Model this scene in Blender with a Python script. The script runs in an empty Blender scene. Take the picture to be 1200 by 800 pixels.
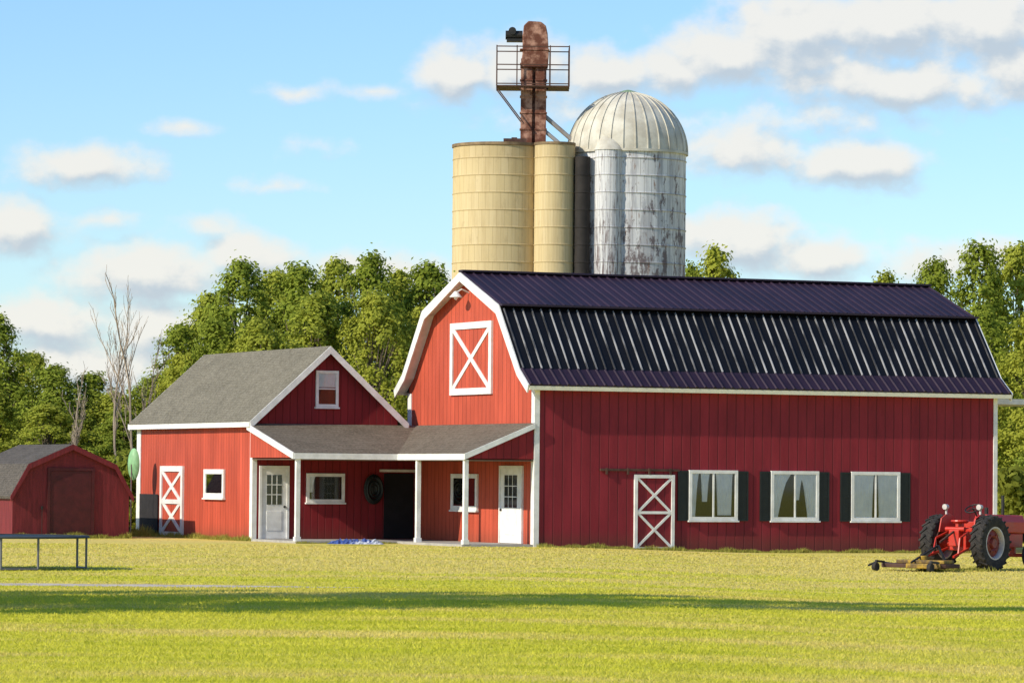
import bpy, bmesh, math, random
import numpy as np
from mathutils import Vector, Matrix, Euler
R=math.radians
sc=bpy.context.scene
sc.view_settings.view_transform='Standard'
sc.view_settings.look='None'
sc.view_settings.exposure=0
col=sc.collection

# ------------------------------------------------------------ helpers
class MB:
    def __init__(s): s.v=[]; s.f=[]; s.mi=[]; s.cur=0
    def add(s,vs,fs):
        n=len(s.v); s.v+= [tuple(p) for p in vs]; s.f+=[tuple(i+n for i in f) for f in fs]; s.mi+=[s.cur]*len(fs)
    def hexa(s,p):
        s.add(p,[(0,1,2,3),(4,5,6,7),(0,1,5,4),(1,2,6,5),(2,3,7,6),(3,0,4,7)])
    def box(s,x0,x1,y0,y1,z0,z1):
        s.hexa([(x0,y0,z0),(x1,y0,z0),(x1,y1,z0),(x0,y1,z0),(x0,y0,z1),(x1,y0,z1),(x1,y1,z1),(x0,y1,z1)])
    def fbox(s,F,a0,a1,z0,z1,d0,d1):
        s.hexa([F(a0,z0,d0),F(a1,z0,d0),F(a1,z1,d0),F(a0,z1,d0),F(a0,z0,d1),F(a1,z0,d1),F(a1,z1,d1),F(a0,z1,d1)])
    def fboard(s,F,p,q,w,d0,d1):
        dx,dz=q[0]-p[0],q[1]-p[1]; l=math.hypot(dx,dz); nx,nz=-dz/l*w/2,dx/l*w/2
        c=[(p[0]+nx,p[1]+nz),(q[0]+nx,q[1]+nz),(q[0]-nx,q[1]-nz),(p[0]-nx,p[1]-nz)]
        s.hexa([F(a,z,d0) for a,z in c]+[F(a,z,d1) for a,z in c])
    def prism(s,A,B):
        n=len(A); fs=[tuple(range(n)),tuple(range(2*n-1,n-1,-1))]
        fs+=[(i,(i+1)%n,(i+1)%n+n,i+n) for i in range(n)]
        s.add(list(A)+list(B),fs)
    def slab(s,top,th):
        s.prism(top,[(x,y,z-th) for x,y,z in top])
    def strip(s,top,bot,f0,f1):
        for i in range(len(top)-1):
            s.prism([f0(*top[i]),f0(*top[i+1]),f0(*bot[i+1]),f0(*bot[i])],
                    [f1(*top[i]),f1(*top[i+1]),f1(*bot[i+1]),f1(*bot[i])])
    def beam(s,p,q,w,h=None,up=(0,0,1)):
        h=h or w; p=Vector(p);q=Vector(q);d=(q-p).normalized();u=Vector(up)
        if abs(d.dot(u))>.98: u=Vector((1,0,0))
        r=d.cross(u).normalized();u=r.cross(d).normalized()
        c=[r*(-w/2)+u*(-h/2),r*(w/2)+u*(-h/2),r*(w/2)+u*(h/2),r*(-w/2)+u*(h/2)]
        s.hexa([p+k for k in c]+[q+k for k in c])
    def tube(s,p,q,r0,r1=None,n=8,caps=True):
        r1=r0 if r1 is None else r1
        p=Vector(p);q=Vector(q);d=(q-p).normalized();u=Vector((0,0,1))
        if abs(d.dot(u))>.98: u=Vector((1,0,0))
        r=d.cross(u).normalized();u=r.cross(d).normalized()
        A=[p+(r*math.cos(a)+u*math.sin(a))*r0 for a in [2*math.pi*i/n for i in range(n)]]
        B=[q+(r*math.cos(a)+u*math.sin(a))*r1 for a in [2*math.pi*i/n for i in range(n)]]
        fs=[(i,(i+1)%n,(i+1)%n+n,i+n) for i in range(n)]
        if caps: fs+=[tuple(range(n)),tuple(range(2*n-1,n-1,-1))]
        s.add(A+B,fs)
    def polytube(s,pts,r,n=6):
        for a,b in zip(pts[:-1],pts[1:]): s.tube(a,b,r,r,n)
    def revolve(s,prof,n=48,c=(0,0,0),axis='z',a0=0,a1=2*math.pi):
        full=abs(a1-a0-2*math.pi)<1e-6; m=n if full else n+1
        vs=[]
        for i in range(m):
            a=a0+(a1-a0)*i/n
            for r,z in prof:
                if axis=='z': vs.append((c[0]+r*math.cos(a),c[1]+r*math.sin(a),c[2]+z))
                else: vs.append((c[0]+z,c[1]+r*math.cos(a),c[2]+r*math.sin(a)))
        k=len(prof); fs=[]
        for i in range(n):
            j=(i+1)%m
            for t in range(k-1): fs.append((i*k+t,j*k+t,j*k+t+1,i*k+t+1))
        s.add(vs,fs)
    def obj(s,name,mat,parent=None,smooth=False,bevel=0,recalc=True):
        me=bpy.data.meshes.new(name); me.from_pydata(s.v,[],s.f)
        mats=mat if isinstance(mat,(list,tuple)) else [mat]
        if len(mats)>1: me.polygons.foreach_set('material_index',s.mi)
        for m in mats: me.materials.append(m)
        bm=bmesh.new(); bm.from_mesh(me)
        if smooth: bmesh.ops.remove_doubles(bm,verts=bm.verts,dist=1e-4)
        if recalc: bmesh.ops.recalc_face_normals(bm,faces=bm.faces)
        bm.to_mesh(me); bm.free()
        if smooth:
            for p in me.polygons: p.use_smooth=True
        o=bpy.data.objects.new(name,me); col.objects.link(o)
        if smooth:
            try: me.set_sharp_from_angle(angle=R(40))
            except Exception: pass
        if parent: o.parent=parent
        if bevel:
            b=o.modifiers.new('bevel','BEVEL'); b.width=bevel; b.segments=2; b.limit_method='ANGLE'
        return o
def boxes(name,mat,par,lst,bevel=0):
    for a in lst:
        b=MB(); b.box(*a); b.obj(name,mat,par,bevel=bevel)
def empty(name,loc,rz=0,label=None,cat=None,parent=None):
    e=bpy.data.objects.new(name,None); e.location=loc; e.rotation_euler=(0,0,rz); col.objects.link(e)
    e.empty_display_size=.3
    if label: e["label"]=label
    if cat: e["category"]=cat
    if parent: e.parent=parent
    return e
def fast_mesh(name,verts,k,mat):
    n=len(verts)//k
    me=bpy.data.meshes.new(name)
    me.vertices.add(len(verts)); me.vertices.foreach_set("co",verts.astype(np.float32).ravel())
    me.loops.add(n*k); me.loops.foreach_set("vertex_index",np.arange(n*k,dtype=np.int32))
    me.polygons.add(n); me.polygons.foreach_set("loop_start",np.arange(0,n*k,k,dtype=np.int32))
    try: me.polygons.foreach_set("loop_total",np.full(n,k,dtype=np.int32))
    except Exception: pass
    me.update(calc_edges=True); me.validate()
    me.materials.append(mat)
    return me

# ------------------------------------------------------------ materials
class NT:
    def __init__(s,tree): s.t=tree
    def n(s,typ,**kw):
        nd=s.t.nodes.new(typ)
        for k,v in kw.items(): setattr(nd,k,v)
        return nd
    def l(s,a,b): s.t.links.new(a,b)
    def math(s,op,a,b=None,c=None,clamp=False):
        nd=s.n('ShaderNodeMath',operation=op); nd.use_clamp=clamp
        for i,x in enumerate((a,b,c)):
            if x is None: continue
            if isinstance(x,(int,float)): nd.inputs[i].default_value=x
            else: s.l(x,nd.inputs[i])
        return nd.outputs[0]
    def mix(s,fac,a,b):
        nd=s.n('ShaderNodeMix',data_type='RGBA')
        for i,x in ((0,fac),(6,a),(7,b)):
            if isinstance(x,(int,float)): nd.inputs[i].default_value=x
            elif isinstance(x,tuple): nd.inputs[i].default_value=(*x[:3],1)
            else: s.l(x,nd.inputs[i])
        return nd.outputs[2]
    def ramp(s,fac,lo,hi):
        nd=s.n('ShaderNodeMapRange',interpolation_type='SMOOTHSTEP')
        s.l(fac,nd.inputs[0]); nd.inputs[1].default_value=lo; nd.inputs[2].default_value=hi
        return nd.outputs[0]
    def noise(s,vec,scale,detail=4,rough=.55,scl=None):
        if scl:
            mp=s.n('ShaderNodeMapping'); mp.inputs['Scale'].default_value=scl; s.l(vec,mp.inputs[0]); vec=mp.outputs[0]
        nd=s.n('ShaderNodeTexNoise'); nd.inputs['Scale'].default_value=scale
        nd.inputs['Detail'].default_value=detail; nd.inputs['Roughness'].default_value=rough
        s.l(vec,nd.inputs['Vector']); return nd.outputs['Fac']
def newmat(name):
    m=bpy.data.materials.new(name); m.use_nodes=True
    t=NT(m.node_tree); b=m.node_tree.nodes['Principled BSDF']
    tc=t.n('ShaderNodeTexCoord').outputs['Object']
    return m,t,b,tc
def sc_(c,k): return tuple(min(1,x*k) for x in c)
def M(name,c,rough=.75,var=.15,scale=2.5,c2=None,lo=.3,hi=.7,bump=.15,bscale=30,metal=0,scl=None,spec=.4):
    m,t,b,tc=newmat(name)
    f=t.ramp(t.noise(tc,scale,6,.6,scl),lo,hi)
    cc=t.mix(f,sc_(c,1-var),c2 if c2 else sc_(c,1+var))
    t.l(cc,b.inputs['Base Color']); b.inputs['Roughness'].default_value=rough; b.inputs['Metallic'].default_value=metal
    b.inputs['Specular IOR Level'].default_value=spec
    if bump:
        bp=t.n('ShaderNodeBump'); bp.inputs['Strength'].default_value=bump; bp.inputs['Distance'].default_value=.02
        t.l(t.noise(tc,bscale,3),bp.inputs['Height']); t.l(bp.outputs[0],b.inputs['Normal'])
    return m
def siding(name,c,pitch=.3,line=.55):
    m,t,b,tc=newmat(name)
    sx=t.n('ShaderNodeSeparateXYZ'); t.l(tc,sx.inputs[0])
    p=t.math('DIVIDE',t.math('ADD',sx.outputs[0],sx.outputs[1]),pitch)
    fr=t.math('FRACT',p)
    d=t.math('ABSOLUTE',t.math('SUBTRACT',fr,.5))
    g=t.ramp(d,.43,.49)
    wn=t.n('ShaderNodeTexWhiteNoise',noise_dimensions='1D'); t.l(t.math('FLOOR',p),wn.inputs['W'])
    n1=t.ramp(t.noise(tc,1.0,6,.6,(1.5,1.5,.35)),.3,.75)
    n2=t.noise(tc,9,5,.65,(3,3,.4))
    base=t.mix(n1,sc_(c,.80),sc_(c,1.16))
    base=t.mix(t.math('MULTIPLY',wn.outputs['Value'],.3),base,sc_(c,.55))
    base=t.mix(t.math('MULTIPLY',t.ramp(n2,.55,.8),.28),base,(min(1,c[0]*1.2),c[1]*1.9,c[2]*1.8))
    low=t.math('MULTIPLY',t.math('SUBTRACT',1.0,t.ramp(sx.outputs[2],-.1,.6)),.45)
    base=t.mix(low,base,(.12,.06,.035))
    cc=t.mix(t.math('MULTIPLY',g,line),base,sc_(c,.2))
    t.l(cc,b.inputs['Base Color']); b.inputs['Roughness'].default_value=.62; b.inputs['Specular IOR Level'].default_value=.2
    bp=t.n('ShaderNodeBump'); bp.inputs['Strength'].default_value=.8; bp.inputs['Distance'].default_value=.02
    t.l(t.math('ADD',t.math('MULTIPLY',g,-1.0),t.math('MULTIPLY',n2,.15)),bp.inputs['Height']); t.l(bp.outputs[0],b.inputs['Normal'])
    return m
def shingle(name,c,c2):
    m,t,b,tc=newmat(name)
    sx=t.n('ShaderNodeSeparateXYZ'); t.l(tc,sx.inputs[0])
    cb=t.n('ShaderNodeCombineXYZ'); t.l(t.math('ADD',sx.outputs[0],sx.outputs[1]),cb.inputs[0]); t.l(t.math('MULTIPLY',sx.outputs[2],1.5),cb.inputs[1])
    br=t.n('ShaderNodeTexBrick'); br.inputs['Scale'].default_value=3.6; br.inputs['Color1'].default_value=(*c,1); br.inputs['Color2'].default_value=(*c2,1)
    br.inputs['Mortar'].default_value=(*sc_(c,.5),1); br.inputs['Mortar Size'].default_value=.02; br.inputs['Row Height'].default_value=.32
    t.l(cb.outputs[0],br.inputs['Vector'])
    n1=t.noise(tc,1.1,6,.65)
    cc=t.mix(t.math('MULTIPLY',t.ramp(n1,.35,.75),.5),br.outputs['Color'],sc_(c,.5))
    n3=t.noise(tc,14,3)
    cc=t.mix(t.math('MULTIPLY',t.ramp(n3,.4,.7),.5),cc,sc_(c2,1.55))
    t.l(cc,b.inputs['Base Color']); b.inputs['Roughness'].default_value=.9; b.inputs['Specular IOR Level'].default_value=.15
    bp=t.n('ShaderNodeBump'); bp.inputs['Strength'].default_value=.6; bp.inputs['Distance'].default_value=.02
    t.l(t.math('ADD',n3,t.math('MULTIPLY',br.outputs['Fac'],-1.0)),bp.inputs['Height']); t.l(bp.outputs[0],b.inputs['Normal'])
    return m

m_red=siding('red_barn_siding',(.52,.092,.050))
m_red_shade=siding('shade_crimson_barn_siding',(.255,.023,.034),.3,.6)  # darker copy of the red, weak sun on front walls painted in
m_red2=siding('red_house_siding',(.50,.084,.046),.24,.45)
m_red2_shade=siding('shade_crimson_house_siding',(.25,.021,.026),.24,.45)  # same painted-in dimmer light for house and porch fronts
m_shedred=M('dark_red_board',(.16,.016,.020),.7,.25,3,bump=.3,scl=(4,4,.4))
m_sheddoor=M('maroon_door_paint',(.070,.008,.010),.6,.2,4)
m_white=M('white_trim_paint',(.74,.73,.69),.55,.10,3,c2=(.84,.83,.80),bump=.08)
m_cream=M('cream_fascia_paint',(.70,.66,.50),.55,.08,3)
m_black=M('black_shutter_paint',(.010,.014,.013),.5,.2,5)
m_dark=M('interior_shade',(.012,.011,.012),.9,.2,3,bump=0)  # flat near-black stands in for the shade of rooms and doorway
m_shingle=shingle('grey_tan_shingle',(.165,.148,.110),(.21,.19,.145))
m_shingle2=shingle('brown_porch_shingle',(.130,.108,.080),(.175,.15,.115))
m_shedroof=shingle('shed_roof_shingle',(.085,.075,.065),(.12,.105,.09))
m_conc=M('porch_concrete',(.36,.34,.31),.85,.15,3)
m_rust=M('rusty_steel',(.20,.065,.035),.8,.35,2.2,c2=(.44,.24,.17),lo=.42,hi=.66,bump=.3)
m_rust2=M('dark_rusty_rail',(.08,.038,.026),.8,.3,4)
m_rim2=M('weathered_rim',(.22,.15,.08),.8,.4,2)
m_greysteel=M('galvanised_steel',(.42,.40,.38),.5,.2,3,c2=(.30,.20,.15),lo=.45,hi=.75,metal=.3)
m_curtain=M('curtain_reflection_cloth',(.86,.88,.92),.9,.1,3,c2=(.90,.91,.93),bump=.2,bscale=8)
m_tyre=M('tyre_rubber',(.016,.015,.015),.85,.25,8,c2=(.045,.038,.032),bump=.3)
m_tractor=M('faded_red_tractor_paint',(.60,.035,.018),.4,.15,3,c2=(.42,.06,.035),lo=.45,hi=.8,bump=.1)
m_hub=M('dark_red_hub_paint',(.20,.03,.02),.5,.3,4)
m_rim=M('grey_rim_paint',(.50,.46,.43),.5,.2,5)
m_yellow=M('yellow_mower_paint',(.55,.34,.03),.6,.3,3,c2=(.10,.06,.02),lo=.42,hi=.62)
m_iron=M('dark_iron',(.03,.028,.027),.55,.3,5,metal=.4)
m_trampsteel=M('trampoline_steel',(.16,.16,.165),.45,.15,5,metal=.5)
m_green=M('pale_green_plastic',(.25,.48,.22),.5,.15,5)

def roofmetal(name,ca,cb_,r0):
    m,t,b,tc=newmat(name)
    n=t.noise(tc,1.2,5,.6,(1,.5,.5))
    cc=t.mix(t.ramp(n,.3,.7),ca,cb_)
    t.l(cc,b.inputs['Base Color']); b.inputs['Specular IOR Level'].default_value=.35
    t.l(t.math('ADD',t.math('MULTIPLY',n,.2),r0),b.inputs['Roughness'])
    bp=t.n('ShaderNodeBump'); bp.inputs['Strength'].default_value=.25; bp.inputs['Distance'].default_value=.03
    t.l(t.noise(tc,3,3),bp.inputs['Height']); t.l(bp.outputs[0],b.inputs['Normal'])
    return m
m_roof=roofmetal('sheen_purple_ribbed_metal',(.018,.009,.020),(.030,.015,.032),.38)  # purple sky sheen of the shallow slopes put into the base colour
m_roofb=roofmetal('black_glossy_metal',(.0028,.0025,.003),(.005,.0045,.005),.35)
m_seam=M('glint_seam_metal',(.022,.022,.025),.35,.1,1.1,c2=(.30,.30,.31),lo=.40,hi=.62,bump=.05,scl=(6.0,.5,.5),spec=.6)  # pale patches paint the sun glints on the lower-slope seams

def glassmat():
    m=bpy.data.materials.new('window_glass'); m.use_nodes=True; t=NT(m.node_tree)
    m.node_tree.nodes.clear()
    out=t.n('ShaderNodeOutputMaterial'); mx=t.n('ShaderNodeMixShader'); tr=t.n('ShaderNodeBsdfTransparent'); gl=t.n('ShaderNodeBsdfGlossy')
    tr.inputs[0].default_value=(.95,.97,.98,1); gl.inputs['Roughness'].default_value=.03
    fz=t.n('ShaderNodeFresnel'); fz.inputs[0].default_value=1.5
    t.l(t.math('ADD',fz.outputs[0],.05),mx.inputs[0]); t.l(tr.outputs[0],mx.inputs[1]); t.l(gl.outputs[0],mx.inputs[2]); t.l(mx.outputs[0],out.inputs[0])
    return m
m_glass=glassmat()

def silomat(name,c,c2,mort,stain,rx,kind):
    m,t,b,tc=newmat(name)
    sx=t.n('ShaderNodeSeparateXYZ'); t.l(tc,sx.inputs[0])
    ang=t.math('MULTIPLY',t.math('ARCTAN2',sx.outputs[1],sx.outputs[0]),rx)
    cb=t.n('ShaderNodeCombineXYZ'); t.l(ang,cb.inputs[0]); t.l(sx.outputs[2],cb.inputs[1])
    br=t.n('ShaderNodeTexBrick'); br.inputs['Scale'].default_value=1.0; br.offset=.5
    br.inputs['Color1'].default_value=(*c,1); br.inputs['Color2'].default_value=(*c2,1); br.inputs['Mortar'].default_value=(*mort,1)
    br.inputs['Mortar Size'].default_value=.010; br.inputs['Brick Width'].default_value=.34; br.inputs['Row Height'].default_value=.76
    t.l(cb.outputs[0],br.inputs['Vector'])
    st=t.noise(cb.outputs[0],1.0,8,.72,(3.2,.28,1))
    st2=t.noise(cb.outputs[0],1.5,9,.75,(1.5,.6,1))
    if kind=='white':
        hgt=t.ramp(sx.outputs[2],16.3,9.5)
        cc=t.mix(t.math('MULTIPLY',t.ramp(t.math('ADD',st,t.math('MULTIPLY',hgt,.10)),.47,.62),.7),br.outputs['Color'],stain)
        cc=t.mix(t.math('MULTIPLY',t.ramp(t.math('ADD',st2,t.math('MULTIPLY',hgt,.10)),.56,.64),.85),cc,(.12,.085,.085))
        cc=t.mix(t.math('MULTIPLY',t.ramp(t.noise(cb.outputs[0],2.3,8,.7,(2,.4,1)),.57,.68),.8),cc,(.22,.11,.065))
    else:
        cc=t.mix(t.math('MULTIPLY',t.ramp(st,.42,.7),.5),br.outputs['Color'],stain)
        cc=t.mix(t.math('MULTIPLY',t.ramp(st2,.54,.68),.35),cc,(.28,.20,.11))
        cc=t.mix(t.math('MULTIPLY',t.ramp(sx.outputs[2],14.8,17.2),.3),cc,(.32,.23,.12))
    t.l(cc,b.inputs['Base Color']); b.inputs['Roughness'].default_value=.9; b.inputs['Specular IOR Level'].default_value=.1
    return m
m_tan=silomat('tan_stave_concrete',(.58,.46,.25),(.62,.50,.29),(.42,.32,.17),(.44,.33,.17),2.1,'tan')
m_wsilo=silomat('weathered_white_stave',(.68,.68,.68),(.60,.60,.60),(.26,.24,.23),(.34,.34,.36),2.6,'white')
m_dome=M('dome_metal',(.50,.46,.37),.65,.12,1.5,c2=(.62,.59,.50),bump=.1,metal=0)
m_domecap=M('green_dome_cap',(.20,.30,.16),.6,.2,3)

def leafmat(name,c1,c2,c3,trans=.45):
    m=bpy.data.materials.new(name); m.use_nodes=True; t=NT(m.node_tree); m.node_tree.nodes.clear()
    out=t.n('ShaderNodeOutputMaterial'); mx=t.n('ShaderNodeMixShader'); mx.inputs[0].default_value=trans
    df=t.n('ShaderNodeBsdfDiffuse')
    tl=t.n('ShaderNodeBsdfTranslucent')
    ge=t.n('ShaderNodeNewGeometry'); oi=t.n('ShaderNodeObjectInfo'); tc=t.n('ShaderNodeTexCoord').outputs['Object']
    rnd=ge.outputs['Random Per Island']
    n=t.noise(tc,.8,2)
    f=t.math('ADD',t.math('MULTIPLY',rnd,.6),t.math('MULTIPLY',t.math('SUBTRACT',n,.3),.9),clamp=True)
    c=t.mix(f,c1,c2); c=t.mix(t.math('MULTIPLY',oi.outputs['Random'],.6),c,c3)
    t.l(c,df.inputs['Color']); t.l(c,tl.inputs[0]); t.l(df.outputs[0],mx.inputs[1]); t.l(tl.outputs[0],mx.inputs[2]); t.l(mx.outputs[0],out.inputs[0])
    return m
m_leaf=leafmat('tree_foliage',(.19,.25,.035),(.40,.46,.075),(.30,.35,.045))
m_leafy=leafmat('yellow_green_foliage',(.27,.32,.04),(.52,.54,.09),(.41,.42,.06))
m_thick=leafmat('thicket_foliage',(.14,.18,.03),(.34,.37,.065),(.26,.27,.04))
def patches(t,tc,green,lite,straw):
    n1=t.noise(tc,.20,5,.6,(.5,1.5,1)); n2=t.noise(tc,.8,5,.65,(.35,1.8,1))
    sx=t.n('ShaderNodeSeparateXYZ'); t.l(tc,sx.inputs[0])
    far=t.math('MULTIPLY',t.ramp(sx.outputs[1],72,100),.16)
    g=t.mix(t.ramp(n2,.36,.66),green,lite)
    return t.mix(t.math('MULTIPLY',t.ramp(t.math('ADD',n1,far),.46,.66),.8),g,straw)
def grassblade():
    m=bpy.data.materials.new('grass_blade'); m.use_nodes=True; t=NT(m.node_tree); m.node_tree.nodes.clear()
    out=t.n('ShaderNodeOutputMaterial'); mx=t.n('ShaderNodeMixShader'); mx.inputs[0].default_value=.45
    df=t.n('ShaderNodeBsdfDiffuse'); tl=t.n('ShaderNodeBsdfTranslucent'); ge=t.n('ShaderNodeNewGeometry'); tc=t.n('ShaderNodeTexCoord').outputs['Object']
    g=patches(t,tc,(.63,.62,.055),(.82,.75,.10),(.88,.70,.24))
    g=t.mix(t.math('MULTIPLY',ge.outputs['Random Per Island'],.45),g,(.38,.40,.045))
    t.l(g,df.inputs[0]); t.l(g,tl.inputs[0]); t.l(df.outputs[0],mx.inputs[1]); t.l(tl.outputs[0],mx.inputs[2]); t.l(mx.outputs[0],out.inputs[0])
    return m
m_grassb=grassblade()
m_weed=leafmat('weed_blade',(.22,.25,.04),(.50,.46,.12),(.38,.36,.08),.4)
m_bark=M('tree_bark',(.13,.10,.075),.9,.3,3,bump=.5,scl=(3,3,.6))
m_barebark=M('grey_bare_bark',(.34,.27,.20),.9,.25,3,bump=.3)

# ------------------------------------------------------------ ground
def gz(x,y=0):
    t=min(1,max(0,(x-.3)/8)); return -.17*t*t*(3-2*t)
def groundmat():
    m,t,b,tc=newmat('lawn_ground')
    g=patches(t,tc,(.55,.54,.055),(.72,.65,.10),(.80,.62,.22))
    n3=t.noise(tc,14,4,.7); n4=t.noise(tc,3.2,5,.7,(.7,1.8,1))
    g=t.mix(t.math('MULTIPLY',t.ramp(n4,.5,.72),.35),g,(.36,.38,.05))
    g=t.mix(t.math('MULTIPLY',t.ramp(n3,.46,.72),.5),g,(.24,.25,.04))
    t.l(g,b.inputs['Base Color']); b.inputs['Roughness'].default_value=.95; b.inputs['Specular IOR Level'].default_value=.03
    bp=t.n('ShaderNodeBump'); bp.inputs['Strength'].default_value=.8; bp.inputs['Distance'].default_value=.06
    t.l(t.math('ADD',n3,n4),bp.inputs['Height']); t.l(bp.outputs[0],b.inputs['Normal'])
    return m
m_ground=groundmat()
xs=[-4000,-1000,-300,-100,-40]+[i for i in range(-20,21)]+[40,100,300,1000,4000]
ys=[-300,-50,0,20]+list(range(30,200,5))+[230,300,500,1000,2500,6000]
vs=[(x,y,gz(x,y)) for y in ys for x in xs]; nx=len(xs)
fs=[(j*nx+i,j*nx+i+1,(j+1)*nx+i+1,(j+1)*nx+i) for j in range(len(ys)-1) for i in range(nx-1)]
b=MB(); b.add(vs,fs); g=b.obj('ground',m_ground,smooth=True,recalc=False); g["kind"]="structure"
random.seed(4)
b=MB(); L=[];U=[]
def trackw(x): return 1.0*min(1,max(.02,(-2.0-x)/4))
for i in range(75):
    x=-40+i*.505; yc=74.0+.03*(x+10)
    w=trackw(x); L.append((x,yc-w*random.uniform(.7,1.2),gz(x)+.004)); U.append((x,yc+w*random.uniform(.7,1.2),gz(x)+.004))
n=len(L); b.add(L+U,[(i,i+1,n+i+1,n+i) for i in range(n-1)])
p=b.obj('path',M('dusty_track',(.50,.43,.36),.95,.2,1.5,c2=(.62,.54,.46),bump=.4),recalc=False); p["kind"]="structure"

# ------------------------------------------------------------ facade parts
def frontF(y0=0): return lambda a,z,d:(a,y0-d,z)
def sideF(x0=0): return lambda a,z,d:(x0-d,a,z)
def window(par,F,a0,a1,z0,z1,fw=.09,mull=1,rails=0,curt=()):
    b=MB()
    b.fbox(F,a0,a1,z1-fw,z1,.003,.075); b.fbox(F,a0,a0+fw,z0+fw,z1-fw,.003,.073); b.fbox(F,a1-fw,a1,z0+fw,z1-fw,.003,.073)
    b.fbox(F,a0,a1,z0,z0+fw,.003,.075)
    for i in range(mull):
        am=a0+(a1-a0)*(i+1)/(mull+1); b.fbox(F,am-.03,am+.03,z0+fw,z1-fw,.003,.066)
    for i in range(rails):
        zm=z0+(z1-z0)*(i+1)/(rails+1); b.fbox(F,a0+fw,a1-fw,zm-.02,zm+.02,.003,.062)
    w=b.obj('window',m_white,par,bevel=.006)
    b=MB(); b.fbox(F,a0-.03,a1+.03,z0-.05,z0-.002,.003,.11); b.obj('window_sill',m_white,w)
    b=MB(); b.fbox(F,a0+fw*.8,a1-fw*.8,z0+fw*.8,z1-fw*.8,.004,.012); b.obj('room_shade_panel',m_dark,w)  # dark backing panel paints the unlit room behind the glass
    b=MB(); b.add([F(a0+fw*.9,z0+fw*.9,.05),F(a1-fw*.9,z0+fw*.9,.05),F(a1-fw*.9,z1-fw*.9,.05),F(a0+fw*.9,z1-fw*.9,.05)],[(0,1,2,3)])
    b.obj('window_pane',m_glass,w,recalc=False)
    for (c0,c1,e0,e1,bot) in curt:
        b=MB()
        N=14; W=(a1-a0-2*fw); H=z1-z0-2*fw; rows=5; G=[]
        for j in range(rows+1):
            q=j/rows
            for i in range(N+1):
                k=i/N; dd=.034+.008*math.sin(i*1.9+c0*9+q)
                qq=q**.6; s0=c0+(e0-c0)*qq; s1=c1+(e1-c1)*qq
                G.append(F(a0+fw+W*(s0+(s1-s0)*k),z1-fw-H*(1-bot)*q,dd))
        b.add(G,[(j*(N+1)+i,j*(N+1)+i+1,(j+1)*(N+1)+i+1,(j+1)*(N+1)+i) for j in range(rows) for i in range(N)])
        b.obj('curtain_reflection',m_curtain,w,recalc=False)
    return w
m_gloss=M('dark_door_glass',(.02,.022,.025),.08,.1,3,bump=0,spec=.8)
def glazed_door(par,F,a0,a1,z1,z0=.08):
    b=MB(); b.fbox(F,a0+.08,a1-.08,z0,z1-.08,.003,.045)
    gw0,gw1=a0+.08+(a1-a0-.16)*.2,a0+.08+(a1-a0-.16)*.8
    b.fbox(F,gw0,gw1,z0+.25,z0+.85,.045,.058)
    d=b.obj('door',m_white,par,bevel=.005)
    b=MB(); b.fbox(F,a0,a0+.079,z0,z1,.003,.07); b.fbox(F,a1-.079,a1,z0,z1,.003,.07); b.fbox(F,a0+.079,a1-.079,z1-.079,z1,.003,.068); b.obj('door_frame',m_white,d)
    b=MB(); b.fbox(F,gw0,gw1,z0+1.05,z1-.28,.046,.052); b.obj('door_window',m_gloss,d)
    b=MB()
    for i in (1,2):
        a=gw0+(gw1-gw0)*i/3; b.fbox(F,a-.012,a+.012,z0+1.05,z1-.28,.053,.06)
    for i in (1,2):
        z=z0+1.05+(z1-.28-z0-1.05)*i/3; b.fbox(F,gw0,gw1,z-.012,z+.012,.0535,.0605)
    b.obj('muntin',m_white,d)
    b=MB(); b.revolve([(0,0),(.035,0),(.04,.02),(.03,.05),(0,.06)],12); k=b.obj('door_handle',m_iron,d,smooth=True)
    k.location=F(a1-.15,z0+.98,.046); k.rotation_euler=(R(90),0,0) if abs(F(0,0,1)[1]-F(0,0,0)[1])>.5 else (0,R(-90),0)
    return d
def xdoor(par,F,a0,a1,z0,z1,fw,name='door',cross=((0,1),),mat_in=None):
    b=MB(); b.fbox(F,a0+fw*.5,a1-fw*.5,z0+.02,z1-fw*.5,.003,.03); d=b.obj(name,mat_in or m_red,par)
    b=MB(); b.fbox(F,a0,a0+fw,z0,z1,.003,.075); b.fbox(F,a1-fw,a1,z0,z1,.003,.075); b.fbox(F,a0+fw,a1-fw,z1-fw,z1,.003,.073); b.fbox(F,a0+fw,a1-fw,z0,z0+fw,.003,.073)
    for k,(c0,c1) in enumerate(cross):
        za=z0+fw+(z1-z0-2*fw)*c0; zb=z0+fw+(z1-z0-2*fw)*c1
        if k>0: b.fbox(F,a0+fw,a1-fw,za-fw*.4,za+fw*.4,.003,.071)
        b.fboard(F,(a0+fw,za),(a1-fw,zb),fw*.72,.031,.062); b.fboard(F,(a0+fw,zb),(a1-fw,za),fw*.72,.031,.058)
    b.obj('door_brace',m_white,d)
    return d
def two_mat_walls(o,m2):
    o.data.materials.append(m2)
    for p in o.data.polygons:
        if p.normal.y<-.9: p.material_index=1  # front faces take the copy with shade in its colour

TH=R(24)
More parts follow.
